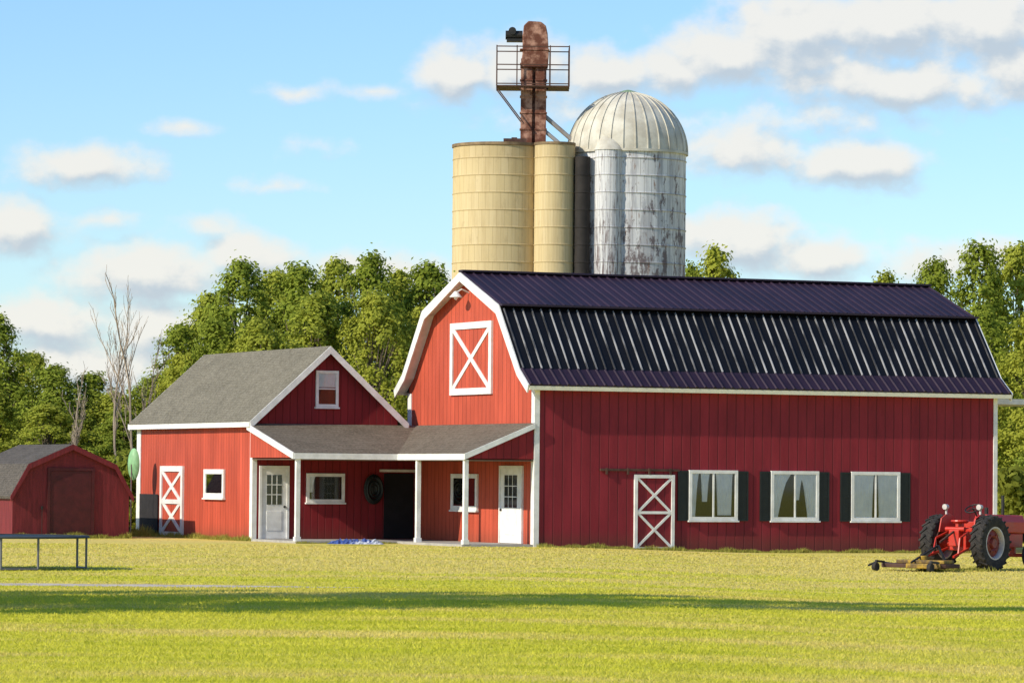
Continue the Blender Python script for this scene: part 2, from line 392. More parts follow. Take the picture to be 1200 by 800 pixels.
# ------------------------------------------------------------ BARN
Lb,Wb=15.6,9.64
barn=empty('barn',(.7,120,0),TH,"large red gambrel barn with black metal roof and white trim","barn")
def gam(half,pts): return pts+[(2*half-y,z) for y,z in reversed(pts[:-1])]
wp=gam(Wb/2,[(0,-.5),(0,4.82),(.42,5.12),(1.95,7.02),(Wb/2,8.08)])
b=MB(); b.prism([(0,y,z) for y,z in wp],[(Lb,y,z) for y,z in wp]); two_mat_walls(b.obj('wall',m_red,barn),m_red_shade)
rp=[(-.34,4.74),(.33,5.22),(1.9,7.16),(Wb/2,8.24)]
rt=gam(Wb/2,rp); rb=gam(Wb/2,[(-.30,4.66),(.38,5.14),(1.95,7.06),(Wb/2,8.13)])
b=MB()
for i in range(len(rt)-1):
    b.cur=1 if i in (1,4) else 0
    b.prism([(-.34,*rt[i]),(-.34,*rt[i+1]),(-.34,*rb[i+1]),(-.34,*rb[i])],[(Lb+.35,*rt[i]),(Lb+.35,*rt[i+1]),(Lb+.35,*rb[i+1]),(Lb+.35,*rb[i])])
def rib(b,x,p,q,w,h):
    dy,dz=q[0]-p[0],q[1]-p[1]; l=math.hypot(dy,dz); ny,nz=-dz/l,dy/l
    if nz<0: ny,nz=-ny,-nz
    A=[(x-w,p[0],p[1]),(x-w*.4,p[0]+ny*h,p[1]+nz*h),(x+w*.4,p[0]+ny*h,p[1]+nz*h),(x+w,p[0],p[1])]
    b.prism(A,[(a,c+dy,e+dz) for a,c,e in A])
nr=54
b.cur=0
for i in range(nr+1):
    x=-.28+(Lb+.57)*i/nr
    for k in (0,2,3,5): rib(b,x,rt[k],rt[k+1],.045,.035)
roof=b.obj('roof',[m_roof,m_roofb],barn)
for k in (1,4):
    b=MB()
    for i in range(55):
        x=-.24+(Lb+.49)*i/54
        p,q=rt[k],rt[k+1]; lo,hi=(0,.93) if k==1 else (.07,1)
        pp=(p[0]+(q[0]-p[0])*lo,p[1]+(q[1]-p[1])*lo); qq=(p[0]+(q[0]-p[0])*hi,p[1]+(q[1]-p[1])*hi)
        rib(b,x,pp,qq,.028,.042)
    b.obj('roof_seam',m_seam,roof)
b=MB(); b.beam((-.36,Wb/2,8.27),(Lb+.37,Wb/2,8.27),.34,.07); b.obj('ridge_cap',m_roof,roof,bevel=.02)
for s_ in (1.80,Wb-1.80):
    b=MB(); b.beam((-.35,s_,7.14),(Lb+.36,s_,7.14),.26,.06); b.obj('roof_flashing',m_roof,roof)
rbo=[(y,z-.012) for y,z in rt]; rbb=gam(Wb/2,[(-.26,4.50),(.50,5.02),(2.06,6.88),(Wb/2,7.96)])
for x0,x1 in ((-.39,-.345),(Lb+.355,Lb+.40)):
    b=MB(); b.strip(rbo,rbb,lambda y,z:(x0,y,z),lambda y,z:(x1,y,z)); b.obj('rake_trim',m_white,barn)
st=[(y,z-.012) for y,z in rb]; sb=[(y,z-.05) for y,z in rb]
for x0,x1 in ((-.34,-.003),(Lb+.003,Lb+.35)):
    b=MB(); b.strip(st,sb,lambda y,z:(x0,y,z),lambda y,z:(x1,y,z)); b.obj('soffit',m_white,barn)
boxes('eave_fascia',m_cream,barn,[(-.33,Lb+.34,-.335,-.30,4.58,4.70),(-.33,Lb+.34,Wb+.30,Wb+.335,4.58,4.70)])
boxes('soffit',m_cream,barn,[(-.33,Lb+.34,-.299,-.003,4.585,4.61)])
boxes('corner_board',m_white,barn,[(-.035,.13,-.035,-.003,-.2,4.58),(-.034,-.003,-.003,.2,-.2,4.62),(Lb-.1,Lb+.035,-.035,-.003,-.4,4.58),(-.034,-.003,Wb-.25,Wb+.03,-.2,4.62)])
F=frontF()
xdoor(barn,F,3.22,4.54,-.1,2.14,.1,cross=((0,.5),(.5,1)),mat_in=m_red_shade)
b=MB(); b.fbox(F,2.1,4.7,2.24,2.31,.01,.06)
for a in (2.3,3.0,3.7,4.4): b.fbox(F,a-.03,a+.03,2.14,2.33,.05,.08)
b.obj('door_track',m_rust2,barn)
cs=[[(0,.16,0,.08,0),(.56,.95,.60,.92,.04),(.2,.42,.24,.36,.35)],[(0,.40,0,.10,.0),(.62,1,.80,1,.0),(.5,.7,.5,.60,.4)],[(0,.46,0,.42,0),(.55,1,.58,1,0)]]  # pale drapes also stand in for sky reflections in these panes
for (a0,a1),cu in zip(((5.02,6.65),(7.77,9.40),(10.51,12.2)),cs):
    window(barn,F,a0,a1,.80,2.29,.1,curt=cu)
    for s0,s1 in ((a0-.36,a0-.012),(a1+.012,a1+.36)):
        b=MB(); b.fbox(F,s0,s1,.78,2.27,.003,.03)
        b.fbox(F,s0,s0+.045,.78,2.27,.031,.05); b.fbox(F,s1-.045,s1,.78,2.27,.031,.05)
        for z in (.78,1.5,2.22): b.fbox(F,s0+.046,s1-.046,z,z+.05,.031,.05)
        z=.86
        while z<2.18:
            if abs(z-1.5)>.06: b.fbox(F,s0+.05,s1-.05,z,z+.03,.031,.043)
            z+=.06
        b.obj('shutter',m_black,barn)
F=sideF()
xdoor(barn,F,3.1,6.25,4.52,6.72,.2,name='loft_door')
window(barn,F,4.1,6.1,1.02,2.12,.13,mull=1,curt=[(0,.3,0,.2,0)])
glazed_door(barn,F,.78,2.45,2.37)
b=MB(); b.polytube([(0,4.95,7.62),(-.25,4.95,7.72),(-.42,4.95,7.62)],.025); lamp=b.obj('barn_lamp',m_white,barn)
b=MB(); b.revolve([(.03,.12),(.06,.1),(.2,-.06),(.19,-.07),(.05,.07)],20,(-.44,4.95,7.54)); b.obj('lamp_shade',m_white,lamp,smooth=True)
b=MB(); b.revolve([(0,.1),(.06,.05),(.06,-.05),(0,-.1)],12,(-.44,4.95,7.48)); b.obj('lamp_bulb',m_curtain,lamp,smooth=True)

# ------------------------------------------------------------ FARMHOUSE
house=empty('farmhouse',(-7.93,126,0),TH,"small red gabled farmhouse with grey shingle roof and open porch","house")
Wh,Lh=4.8,10.95
b=MB(); pr=[(0,-.3),(Wh,-.3),(Wh,3.86),(Wh/2,5.93),(0,3.86)]
b.prism([(x,0,z) for x,z in pr],[(x,Lh,z) for x,z in pr]); b.box(Wh+.003,5.42,.01,.2,-.2,3.5); two_mat_walls(b.obj('wall',m_red2,house),m_red2_shade)
top=[(-.24,3.68),(Wh/2,6.04),(Wh+.24,3.68)]; bot=[(-.20,3.60),(Wh/2,5.93),(Wh+.20,3.60)]
b=MB(); b.strip(top,bot,lambda x,z:(x,-.3,z),lambda x,z:(x,Lh+.3,z)); b.obj('roof',m_shingle,house)
t2=[(x,z-.01) for x,z in top]; b2=[(-.20,3.46),(Wh/2,5.80),(Wh+.20,3.46)]
for y0,y1 in ((-.345,-.303),(Lh+.303,Lh+.345)):
    b=MB(); b.strip(t2,b2,lambda x,z:(x,y0,z),lambda x,z:(x,y1,z)); b.obj('rake_trim',m_white,house)
boxes('eave_fascia',m_white,house,[(-.262,-.225,-.30,Lh+.3,3.50,3.655),(Wh+.225,Wh+.262,-.3,Lh+.3,3.5,3.655)])
boxes('soffit',m_white,house,[(-.224,-.003,-.295,Lh+.29,3.51,3.53)])
boxes('corner_board',m_white,house,[(-.03,-.003,-.03,.2,0,3.51),(-.003,.12,-.03,-.003,0,3.5),(-.03,-.003,Lh-.35,Lh+.03,0,3.51)])
F=sideF()
window(house,F,2.45,4.3,1.30,2.2,.15,mull=0)
xdoor(house,F,6.3,8.5,0,2.3,.18,cross=((0,.5),(.5,1)),mat_in=m_red2)
b=MB(); b.fbox(F,8.75,10.57,0,1.38,.035,.06)
b.obj('dark_panel',M('near_black_board',(.02,.018,.02),.9,.3,3),house,bevel=.01)  # near-black panel low on the side wall
F=frontF()
window(house,F,2.03,2.78,4.15,5.28,.09,mull=0,rails=1,curt=[(0,1,0,1,.55)])
window(house,F,1.75,3.02,1.20,2.1,.10,mull=0,curt=[(0,.18,0,.1,.3)])
glazed_door(house,F,.2,1.18,2.32)
b=MB(); b.fbox(F,4.35,5.35,.09,2.12,.003,.02); dw=b.obj('doorway_shade',m_dark,house)  # dark board painted for the shade inside the open door
b=MB(); b.fbox(F,4.2,5.42,2.16,2.24,.003,.06); b.obj('door_lintel',m_white,dw)
b=MB()
for r_,z_ in ((.32,0),(.25,.03),(.17,.06),(.09,.05),(.28,.09)):
    pts=[(3.97+r_*math.cos(a)*.9,-.1-z_,1.62+r_*math.sin(a)*1.35) for a in [i*math.pi/10 for i in range(21)]]
    b.polytube(pts,.045)
b.box(3.88,4.06,-.16,-.003,1.50,1.9)
b.obj('hose_coil',m_black,house)
b=MB(); b.box(0,5.41,-4.05,-.03,-.2,.07); b.box(3.15,5.41,-9.0,-4.051,-.2,.07); porch=b.obj('porch',m_conc,house)
tl=[(-.18,-.003,3.62),(-.18,-3.95,2.72),(3.2,-3.95,2.72),(5.40,-.003,3.62)]
tr=[(5.40,-9.06,3.62),(3.2,-9.06,2.72),(3.2,-3.95,2.72),(5.40,-.003,3.62)]
b=MB(); b.slab(tl,.09); b.slab(tr,.09); b.obj('porch_roof',m_shingle2,porch)
b=MB()
b.box(-.18,3.195,-4.0,-3.955,2.52,2.70); b.box(3.15,3.195,-9.06,-4.001,2.52,2.70)
b.hexa([(-.225,0,3.42),(-.181,0,3.42),(-.181,0,3.61),(-.225,0,3.61),(-.225,-3.99,2.52),(-.181,-3.99,2.52),(-.181,-3.99,2.71),(-.225,-3.99,2.71)])
b.hexa([(5.40,-9.105,3.46),(5.40,-9.061,3.46),(5.40,-9.061,3.61),(5.40,-9.105,3.61),(3.16,-9.105,2.53),(3.16,-9.061,2.53),(3.16,-9.061,2.70),(3.16,-9.105,2.70)])
b.obj('porch_fascia',m_white,porch)
b=MB(); b.prism([(-.1,-.01,2.56),(-.1,-3.9,2.56),(-.1,-.01,3.5)],[(-.04,-.01,2.56),(-.04,-3.9,2.56),(-.04,-.01,3.5)]); b.obj('porch_gable',m_red2,porch)
b=MB(); b.prism([(3.25,-9.0,2.56),(5.4,-9.0,2.56),(5.4,-9.0,3.48)],[(3.25,-8.96,2.56),(5.4,-8.96,2.56),(5.4,-8.96,3.48)]); b.obj('porch_gable',m_red2_shade,porch)
b=MB(); b.box(-.03,3.25,-3.9,-.01,2.50,2.53); b.box(3.251,5.4,-8.95,-.01,2.50,2.53); b.obj('porch_ceiling',M('porch_ceiling_wood',(.18,.12,.09),.8),porch)
for px,py in ((-.02,-3.88),(3.27,-8.92),(3.27,-5.35)):
    b=MB(); b.box(px-.065,px+.065,py-.065,py+.065,.07,2.53); b.box(px-.09,px+.09,py-.09,py+.09,.071,.2); b.obj('porch_post',m_white,porch)

tarp=MB(); random.seed(8)
N,Mm=26,8; V=[]
for i in range(N+1):
    for j in range(Mm+1):
        e=min(i,N-i)/4; e=min(1,e); V.append((i/N*1.7-.85,(j/Mm-.5)*.5+random.uniform(-.05,.05),.02+.11*e*math.sin(math.pi*j/Mm)*(1+random.uniform(-.5,.6))))
tarp.add(V,[(i*(Mm+1)+j,(i+1)*(Mm+1)+j,(i+1)*(Mm+1)+j+1,i*(Mm+1)+j+1) for i in range(N) for j in range(Mm)])
ta=tarp.obj('tarpaulin',M('blue_white_tarp',(.06,.11,.34),.5,.1,2.2,c2=(.5,.52,.58),lo=.5,hi=.62),recalc=False); ta.location=(-4.55,120.6,.01); ta.rotation_euler=(0,0,.1)
ta["label"]="crumpled blue and white tarp lying before the porch"; ta["category"]="tarp"

# ------------------------------------------------------------ GARDEN SHED
shed=empty('garden_shed',(-15.55,128,0),TH,"low dark red gambrel garden shed with grey roof","shed")
Ws,Ls=3.82,5.5
sp=gam(Ws/2,[(0,-.3),(0,1.36),(.5,2.24),(Ws/2,2.84)])
b=MB(); b.prism([(x,0,z) for x,z in sp],[(x,Ls,z) for x,z in sp]); b.obj('wall',m_shedred,shed)
s1=gam(Ws/2,[(-.12,1.30),(.46,2.32),(Ws/2,2.95)]); s2=gam(Ws/2,[(-.10,1.22),(.51,2.25),(Ws/2,2.86)])
b=MB(); b.strip(s1,s2,lambda x,z:(x,-.12,z),lambda x,z:(x,Ls+.1,z)); b.obj('roof',m_shedroof,shed)
b=MB(); b.strip([(x,z-.008) for x,z in s1],[(x,z-.09) for x,z in s2],lambda x,z:(x,-.155,z),lambda x,z:(x,-.123,z)); b.obj('rake_trim',m_shedred,shed)
F=frontF()
b=MB(); b.fbox(F,1.22,2.56,.02,2.1,.003,.03); d=b.obj('door',m_sheddoor,shed)
b=MB(); b.fbox(F,1.12,1.21,0,2.2,.003,.05); b.fbox(F,2.57,2.66,0,2.2,.003,.05); b.fbox(F,1.21,2.57,2.11,2.2,.003,.05); b.obj('door_frame',m_sheddoor,d)
b=MB(); b.fbox(F,.92,.98,.9,1.0,.003,.05); b.tube(F(.95,.1,.04),F(.95,1.0,.045),.012); b.obj('door_hook',m_iron,shed)
b=MB(); b.revolve([(0,.0),(.3,.02),(.52,.09),(.55,.12),(.5,.12),(.28,.05),(0,.03)],32,axis='x'); di=b.obj('dish_antenna',m_green,smooth=True)
di.location=(-12.40,133.9,2.35); di.scale=(1,.45,.95); di.rotation_euler=(0,0,R(55))
di["label"]="pale green dish on a pole beside the farmhouse"; di["category"]="dish antenna"
b=MB(); b.tube((0,0,-2.5),(0,0,0),.03); b.tube((0,0,0),(.3,0,0),.015); pl=b.obj('pole',m_greysteel,di)

# ------------------------------------------------------------ CARPORT
cp=empty('carport',(15.3,128.5,0),TH,"white flat carport roof on posts behind the barn end","carport")
b=MB(); b.box(-.2,5,-.1,3,4.45,4.62); b.obj('roof',m_white,cp)
for x,y in ((4.7,.1),(4.7,2.8),(.1,2.8)):
    b=MB(); b.box(x-.07,x+.07,y-.07,y+.07,-.3,4.45); b.obj('post',m_white,cp)

# ------------------------------------------------------------ SILOS
def hoops(r,h,step,dz=.035,dr=.02):
    pf=[(r,-.5)]; z=step
    while z<h-.1:
        pf+=[(r,z-dz),(r+dr,z-dz*.6),(r+dr,z+dz*.6),(r,z+dz)]; z+=step
    pf+=[(r,h)]; return pf
silo=empty('tan_silo',(-.62,180,0),0,"tall tan stave silo with a flat open top","silo")
Hs=16.6
b=MB(); b.revolve(hoops(2.05,Hs,.76)+[(1.9,Hs),(1.9,Hs-.6),(0,Hs-.6)],72); b.obj('silo_wall',m_tan,silo,smooth=True)
b=MB(); b.revolve([(2.051,Hs-.12),(2.10,Hs-.1),(2.10,Hs+.03),(1.88,Hs+.03),(1.88,Hs-.1)],72); b.obj('silo_rim',m_rim2,silo,smooth=True)
b=MB(); b.revolve(hoops(.88,Hs,.76)+[(.5,Hs),(0,Hs)],40); ch=b.obj('silo_chute',m_tan,silo,smooth=True); ch.location=(2.42,-1.6,0)
b=MB(); b.revolve([(.885,Hs-.1),(.91,Hs-.09),(.91,Hs+.02),(.3,Hs+.04),(0,Hs+.04)],40); rr=b.obj('chute_rim',m_rim2,silo,smooth=True); rr.location=(2.42,-1.6,0)

ws=empty('domed_silo',(5.02,180.2,0),0,"weathered white stave silo with ribbed metal dome","silo")
H2=16.3; r2=2.58
b=MB(); b.revolve(hoops(r2,H2,.76,.03,.03),80); b.obj('silo_wall',m_wsilo,ws,smooth=True)
hd=2.68; dome=[((r2+.06)*math.cos(a),H2+.05+hd*math.sin(a)) for a in [math.pi/2*i/16 for i in range(17)]]
b=MB(); b.revolve([(r2-.1,H2-.05),(r2+.1,H2-.05),(r2+.1,H2+.06)]+dome,72)
for i in range(30):
    a=2*math.pi*i/30; pts=[((r+.01)*math.cos(a),(r+.01)*math.sin(a),z) for r,z in dome[:-1]]
    for p,q in zip(pts[:-1],pts[1:]): b.beam(p,q,.045,.06,up=(math.cos(a),math.sin(a),.3))
dm=b.obj('dome_roof',m_dome,ws,smooth=True)
b=MB(); b.revolve([(.62,H2+hd-.05),(.4,H2+hd+.06),(.15,H2+hd+.14),(0,H2+hd+.17)],24); b.obj('dome_cap',m_domecap,dm,smooth=True)
cx0,cy0=-.86,-2.30
b=MB(); b.revolve(hoops(.62,H2-.1,.76,.03,.02)+[(.62,H2)],32); c=b.obj('silo_chute',m_wsilo,ws,smooth=True); c.location=(cx0,cy0,0)
b=MB(); ring=[(cx0+.66*math.cos(a),cy0+.66*math.sin(a),H2-.02) for a in [2*math.pi*i/32 for i in range(32)]]
mid=[(cx0+.45*math.cos(a)+.03,cy0+.40*math.sin(a)+.45,H2+.75) for a in [2*math.pi*i/32 for i in range(32)]]
ap=(cx0+.06,cy0+1.0,H2+1.45)
b.add(ring+mid+[ap],[(i,(i+1)%32,32+(i+1)%32,32+i) for i in range(32)]+[(32+i,32+(i+1)%32,64) for i in range(32)])
b.obj('chute_hood',m_dome,ws,smooth=True)
b=MB(); b.revolve(hoops(.34,16.0,.76,.03,.02)+[(.34,16.0),(0,16.05)],20); c=b.obj('shade_column',M('gap_shade_dark',(.022,.018,.016),.8,.3,2),ws,smooth=True); c.location=(-2.02,-2.15,0)  # added near-black column paints the shade between the two silos

# ------------------------------------------------------------ grain elevator leg
el=empty('grain_elevator',(.85,179.6,16.15),0,"rusty bucket elevator head with caged platform above silo","grain elevator")
def zz(z): return z-16.15
b=MB(); b.box(-.56,-.06,-.28,.28,-.2,zz(20.4)); b.box(.08,.56,-.26,.26,-.2,zz(20.4)); b.box(-.06,.08,-.02,.1,-.1,zz(20.3))
z=.4
while z<zz(20.3):
    b.box(-.60,-.04,-.32,.32,z,z+.06); b.box(.06,.60,-.30,.30,z,z+.06); z+=.72
b.obj('elevator_leg',m_rust,el)
b=MB()
hp=[(-.60,20.0),(.62,20.0),(.66,20.6),(.60,21.5),(.52,21.85),(.3,22.02),(-.25,22.05),(-.45,21.85),(-.5,21.4),(-.5,20.6)]
b.prism([(x,-.36,zz(z)) for x,z in hp],[(x,.36,zz(z)) for x,z in hp]); b.box(-.62,.68,-.4,.4,zz(20.75),zz(20.83)); b.obj('elevator_head',m_rust,el,bevel=.04)
b=MB(); b.box(-.75,-.2,-.1,.1,zz(21.2),zz(21.3)); b.tube((-1.25,0,zz(21.45)),(-.5,0,zz(21.45)),.2,.2,14); b.tube((-.95,-.25,zz(21.62)),(-.95,.25,zz(21.62)),.17,.17,12); b.box(-1.2,-.45,-.2,.2,zz(21.15),zz(21.28)); b.obj('motor',m_iron,el)
zf=zz(19.1); x0,x1,y0,y1=-1.62,1.55,-1.1,1.1
b=MB(); b.box(x0,x1,y0,-.4,zf,zf+.05); b.box(x0,x1,.4,y1,zf,zf+.05); b.box(x0,-.65,-.4,.4,zf,zf+.05); b.box(.65,x1,-.4,.4,zf,zf+.05)
b.obj('platform',m_rust2,el)
b=MB()
for h in (.12,.95,1.75):
    for p,q in (((x0,y0),(x1,y0)),((x1,y0),(x1,y1)),((x1,y1),(x0,y1)),((x0,y1),(x0,y0))): b.beam((*p,zf+h),(*q,zf+h),.045)
for x in (x0,(x0+x1)/2-.7,(x0+x1)/2+.75,x1):
    for y in (y0,y1): b.beam((x,y,zf),(x,y,zf+1.8),.05)
for x in (x0,x1): b.beam((x,0,zf),(x,0,zf+1.8),.05)
b.obj('platform_railing',m_rust2,el)
for q in (((x0,-.6,zf),(-.4,-.6,zf-1.6)),((x0,.6,zf),(-.4,.6,zf-1.6))):
    b=MB(); b.beam(*q,.05); b.obj('platform_brace',m_rust2,el)
for p,q,r_ in (((.5,0,zz(17.9)),(1.9,0,zz(16.7)),.10),((.55,-.1,zz(17.2)),(1.2,-.2,zz(16.65)),.09)):
    b=MB(); b.tube(p,q,r_,r_,10); b.obj('grain_spout',m_greysteel,el)
b=MB(); b.box(-1.3,-.3,-.7,-.5,zz(16.65),zz(16.85)); b.box(-.95,-.7,-.66,-.55,zz(16.5),zz(16.9)); b.obj('ladder_head',m_rust2,el)

# ------------------------------------------------------------ TRAMPOLINE
tr_=empty('trampoline',(-10.75,86.5,0),0,"round backyard trampoline with dark frame and steel legs","trampoline")
b=MB(); b.revolve([(1.68,.70),(1.68,.715),(1.85,.71),(1.88,.68),(1.85,.66),(1.68,.68)],48); b.obj('edge_pad',M('trampoline_pad',(.035,.045,.05),.7,.2,4),tr_,smooth=True)
b=MB(); b.revolve([(0,.685),(1.67,.695)],48); b.obj('jumping_mat',m_black,tr_,recalc=False)
for i in range(4):
    a=R(20)+i*math.pi/2; b=MB(); p=[]
    for k in (-.22,.22):
        x,y=1.8*math.cos(a+k),1.8*math.sin(a+k); p.append((x,y)); b.tube((x,y,.03),(x,y,.68),.025,.025,8)
    b.tube((*p[0],.03),(*p[1],.03),.025,.025,8); b.obj('leg',m_trampsteel,tr_)

# ------------------------------------------------------------ TRACTOR
tx,ty=11.2,101; hz=R(-40)
tg=gz(tx)
tractor=empty('tractor',(tx,ty,tg),hz,"old red farm tractor with large black rear tyres","tractor")
def wheel(name,x,y,r,w,parent,rim,side):
    b=MB(); pf=[(r*.60,-w*.42),(r*.72,-w*.5),(r*.90,-w*.48),(r*.965,-w*.36),(r*.975,0),(r*.965,w*.36),(r*.90,w*.48),(r*.72,w*.5),(r*.60,w*.42),(r*.60,-w*.42)]
    b.revolve(pf,48,axis='x')
    nl=22 if r>.5 else 0
    for i in range(nl):
        a=2*math.pi*i/nl
        for s_ in (-1,1):
            a2=a+(.14 if s_>0 else 0)
            P=lambda X,A,RR:(X,RR*math.cos(A),RR*math.sin(A))
            p0=P(0.0,a2,r*.96);p1=P(s_*w*.48,a2+.22,r*.92)
            rad=Vector((0,math.cos(a2+.1),math.sin(a2+.1)))
            b.beam(Vector(p0)+rad*.015,Vector(p1)+rad*.015,.045,.07,up=rad)
    t=b.obj(name,m_tyre,parent,smooth=True); t.location=(x,y,r)
    b=MB(); b.revolve([(r*.605,-w*.42),(r*.55,-w*.42),(r*.50,-w*.25),(r*.50,w*.25),(r*.55,w*.42),(r*.605,w*.42)],40,axis='x'); b.obj('rim',rim,t,smooth=True)
    xo=side*w*.10
    b=MB(); b.revolve([(r*.50,xo),(r*.40,xo+side*.03),(r*.28,xo+side*.06),(r*.20,xo+side*.02),(r*.16,xo+side*.10),(0,xo+side*.10)],32,axis='x')
    for i in range(6):
        a=i*math.pi/3; b.tube((xo,r*.34*math.cos(a),r*.34*math.sin(a)),(xo+side*.08,r*.34*math.cos(a),r*.34*math.sin(a)),.02,.02,6)
    b.obj('hub',m_hub,t,smooth=True)
    return t
wheel('rear_wheel',.74,0,.68,.36,tractor,m_rim,1); wheel('rear_wheel',-.74,0,.68,.36,tractor,m_rim,-1)
wheel('front_wheel',.55,2.15,.36,.16,tractor,m_rim,1); wheel('front_wheel',-.55,2.15,.36,.16,tractor,m_rim,-1)
b=MB(); b.tube((-.7,0,.66),(.7,0,.66),.12,.12,14); b.box(-.26,.26,-.35,.75,.5,.95); b.box(-.2,.2,.75,2.3,.55,.9); b.tube((-.55,2.15,.36),(.55,2.15,.36),.05); b.box(-.07,.07,2.1,2.2,.36,.6)
b.box(-.15,.15,-.5,-.35,.6,1.0); b.box(-.3,.3,-.15,.3,.95,1.05); body=b.obj('chassis',m_tractor,tractor,bevel=.03)
b=MB(); hp=[(-.24,.92),(-.25,1.2),(-.17,1.38),(.17,1.38),(.25,1.2),(.24,.92)]; b.prism([(x,.72,z) for x,z in hp],[(x,2.35,z*.98) for x,z in hp]); b.obj('hood',m_tractor,tractor,bevel=.03)
b=MB(); b.box(-.2,.2,2.352,2.38,.7,1.25); b.obj('grille',m_iron,tractor)
for s_ in (-1,1):
    b=MB(); xf=s_*.50
    pr=[(-.40,.95),(-.30,1.28),(.0,1.42),(.30,1.30),(.42,.95)]
    b.prism([(xf-.015,y,z) for y,z in pr],[(xf+.015,y,z) for y,z in pr]); b.obj('fender',m_tractor,tractor)
b=MB(); b.revolve([(0,0),(.17,.0),(.23,.05),(.22,.08),(.15,.03),(0,.02)],20,(0,-.22,1.16)); b.box(-.04,.04,-.36,-.18,.9,1.16); b.obj('seat',m_tractor,tractor)
b=MB(); b.tube((-.28,-.42,1.02),(.28,-.42,1.02),.06,.06,10); b.box(-.2,.2,.25,.6,.95,1.2); b.obj('toolbox',m_tractor,tractor,bevel=.01)
b=MB(); c=Vector((0,.35,1.52)); pts=[c+Vector((.2*math.cos(a),.2*math.sin(a)*.85,.2*math.sin(a)*.5)) for a in [i*math.pi/10 for i in range(21)]]
b.polytube(pts,.018); b.tube(c,(0,.72,1.15),.022)
for i in (0,7,13): b.tube(c,pts[i],.012)
b.obj('steering_wheel',m_iron,tractor)
b=MB(); b.tube((.12,1.5,1.3),(.12,1.5,1.85),.04,.04,10); b.obj('exhaust_pipe',m_iron,tractor)
b=MB(); b.tube((-.1,1.1,1.3),(-.1,1.1,1.55),.05); b.obj('air_intake',m_iron,tractor)
for s_ in (-1,1):
    b=MB(); b.beam((s_*.3,-.3,.55),(s_*.4,-1.1,.35),.05); b.beam((s_*.3,-.3,.95),(s_*.35,-.75,.8),.04); b.beam((s_*.35,-.75,.8),(s_*.37,-.85,.42),.03); b.obj('hitch_arm',m_tractor,tractor)
b=MB(); b.beam((0,-.4,1.0),(0,-1.1,.7),.04); b.obj('top_link',m_rust2,tractor)
b=MB(); b.beam((.2,.1,.95),(.25,.3,1.35),.03); b.tube((.25,.3,1.33),(.25,.3,1.4),.03); b.obj('gear_lever',m_iron,tractor)
for x in (-.50,.50):
    b=MB(); b.box(x-.02,x+.02,-.10,-.06,1.38,1.52); b.tube((x,-.16,1.56),(x,-.04,1.56),.07,.06,12); b.obj('headlight',m_rim,tractor)
mw=empty('mower_deck',(tx-.64*1.75-.05,ty-.77*1.75,tg),hz,"dark rusty rotary mower attachment with yellow cover hitched behind tractor","mower")
b=MB(); dk=[(-.95,-.4),(-.8,-.55),(.8,-.55),(.95,-.4),(.95,.2),(.6,.45),(-.6,.45),(-.95,.2)]
b.prism([(x,y,.09) for x,y in dk],[(x,y,.19) for x,y in dk]); b.obj('deck',m_rust2,mw,bevel=.02)
b=MB(); b.box(-.55,.85,-.35,.1,.192,.28); b.box(-.1,.9,-.595,-.552,.08,.20); b.tube((0,0,.27),(0,0,.38),.13,.13,14); b.obj('deck_cover',m_yellow,mw,bevel=.02)
b=MB(); b.beam((-.4,.4,.2),(0,.65,.62),.05); b.beam((.4,.4,.2),(0,.65,.62),.05); b.beam((0,.65,.62),(0,-.5,.22),.04); b.obj('hitch_frame',m_iron,mw)
for x in (-.8,.8):
    b=MB(); b.beam((x,-.5,.22),(x,-.85,.25),.05); b.obj('caster_arm',m_iron,mw)
b=MB(); b.beam((-1.45,.2,.22),(-.9,.1,.16),.04); b.beam((-1.45,.2,.22),(-1.4,-.3,.12),.04); b.obj('side_guard',m_iron,mw)
for x in (-.8,.8):
    b=MB(); b.revolve([(.05,-.04),(.10,-.05),(.11,-.03),(.11,.03),(.10,.05),(.05,.04),(0,.04)],20,axis='x'); w=b.obj('caster_wheel',m_tyre,mw,smooth=True); w.location=(x,-.85,.11)

# ------------------------------------------------------------ TREES
rng=np.random.default_rng(11)
def leafquads(C,Nn,size,asp=.6):
    n=len(C); Nn=Nn/np.linalg.norm(Nn,axis=1,keepdims=True)
    a=rng.normal(size=(n,3)); u=np.cross(Nn,a); u/=np.linalg.norm(u,axis=1,keepdims=True)+1e-9; v=np.cross(Nn,u)
    s=size[:,None]
    P=np.stack([C-u*s,C-v*s*asp+Nn*s*.15,C+u*s,C+v*s*asp+Nn*s*.15],1)
    return P.reshape(-1,3)
def crown_pts(seed,H=10,Rr=2.4,base=1.0,ncl=240,per=95,narrow=1.0):
    r=np.random.default_rng(seed); C=[];N=[];cl=[]
    for i in range(ncl):
        t=r.uniform(0,1)**.9
        env=(math.sin(math.pi*(.12+.86*t)**.85))**.65*(1-.25*t)
        a=r.uniform(0,2*math.pi); lump=1+.22*math.sin(3*a+seed)+.18*math.sin(7*t+2*a+seed)
        rad=Rr*env*math.sqrt(r.uniform(.2,1))*lump*narrow
        c=np.array([rad*math.cos(a),rad*math.sin(a),base+(H-base-.3)*t]); rc=r.uniform(.22,.58)*(1-.35*t)
        m=int(per*rc/.40)
        d=r.normal(size=(m,3)); d/=np.linalg.norm(d,axis=1,keepdims=True)
        q=np.abs(r.normal(.8,.5,size=(m,1)))
        out=np.array([math.cos(a),math.sin(a),.5])*.7
        C.append(c+d*q*rc*np.array([1,1,.85])); N.append(d*.6+out+r.normal(size=(m,3))*.45+np.array([0,0,.3])); cl.append((c,rc))
    return np.concatenate(C),np.concatenate(N),cl
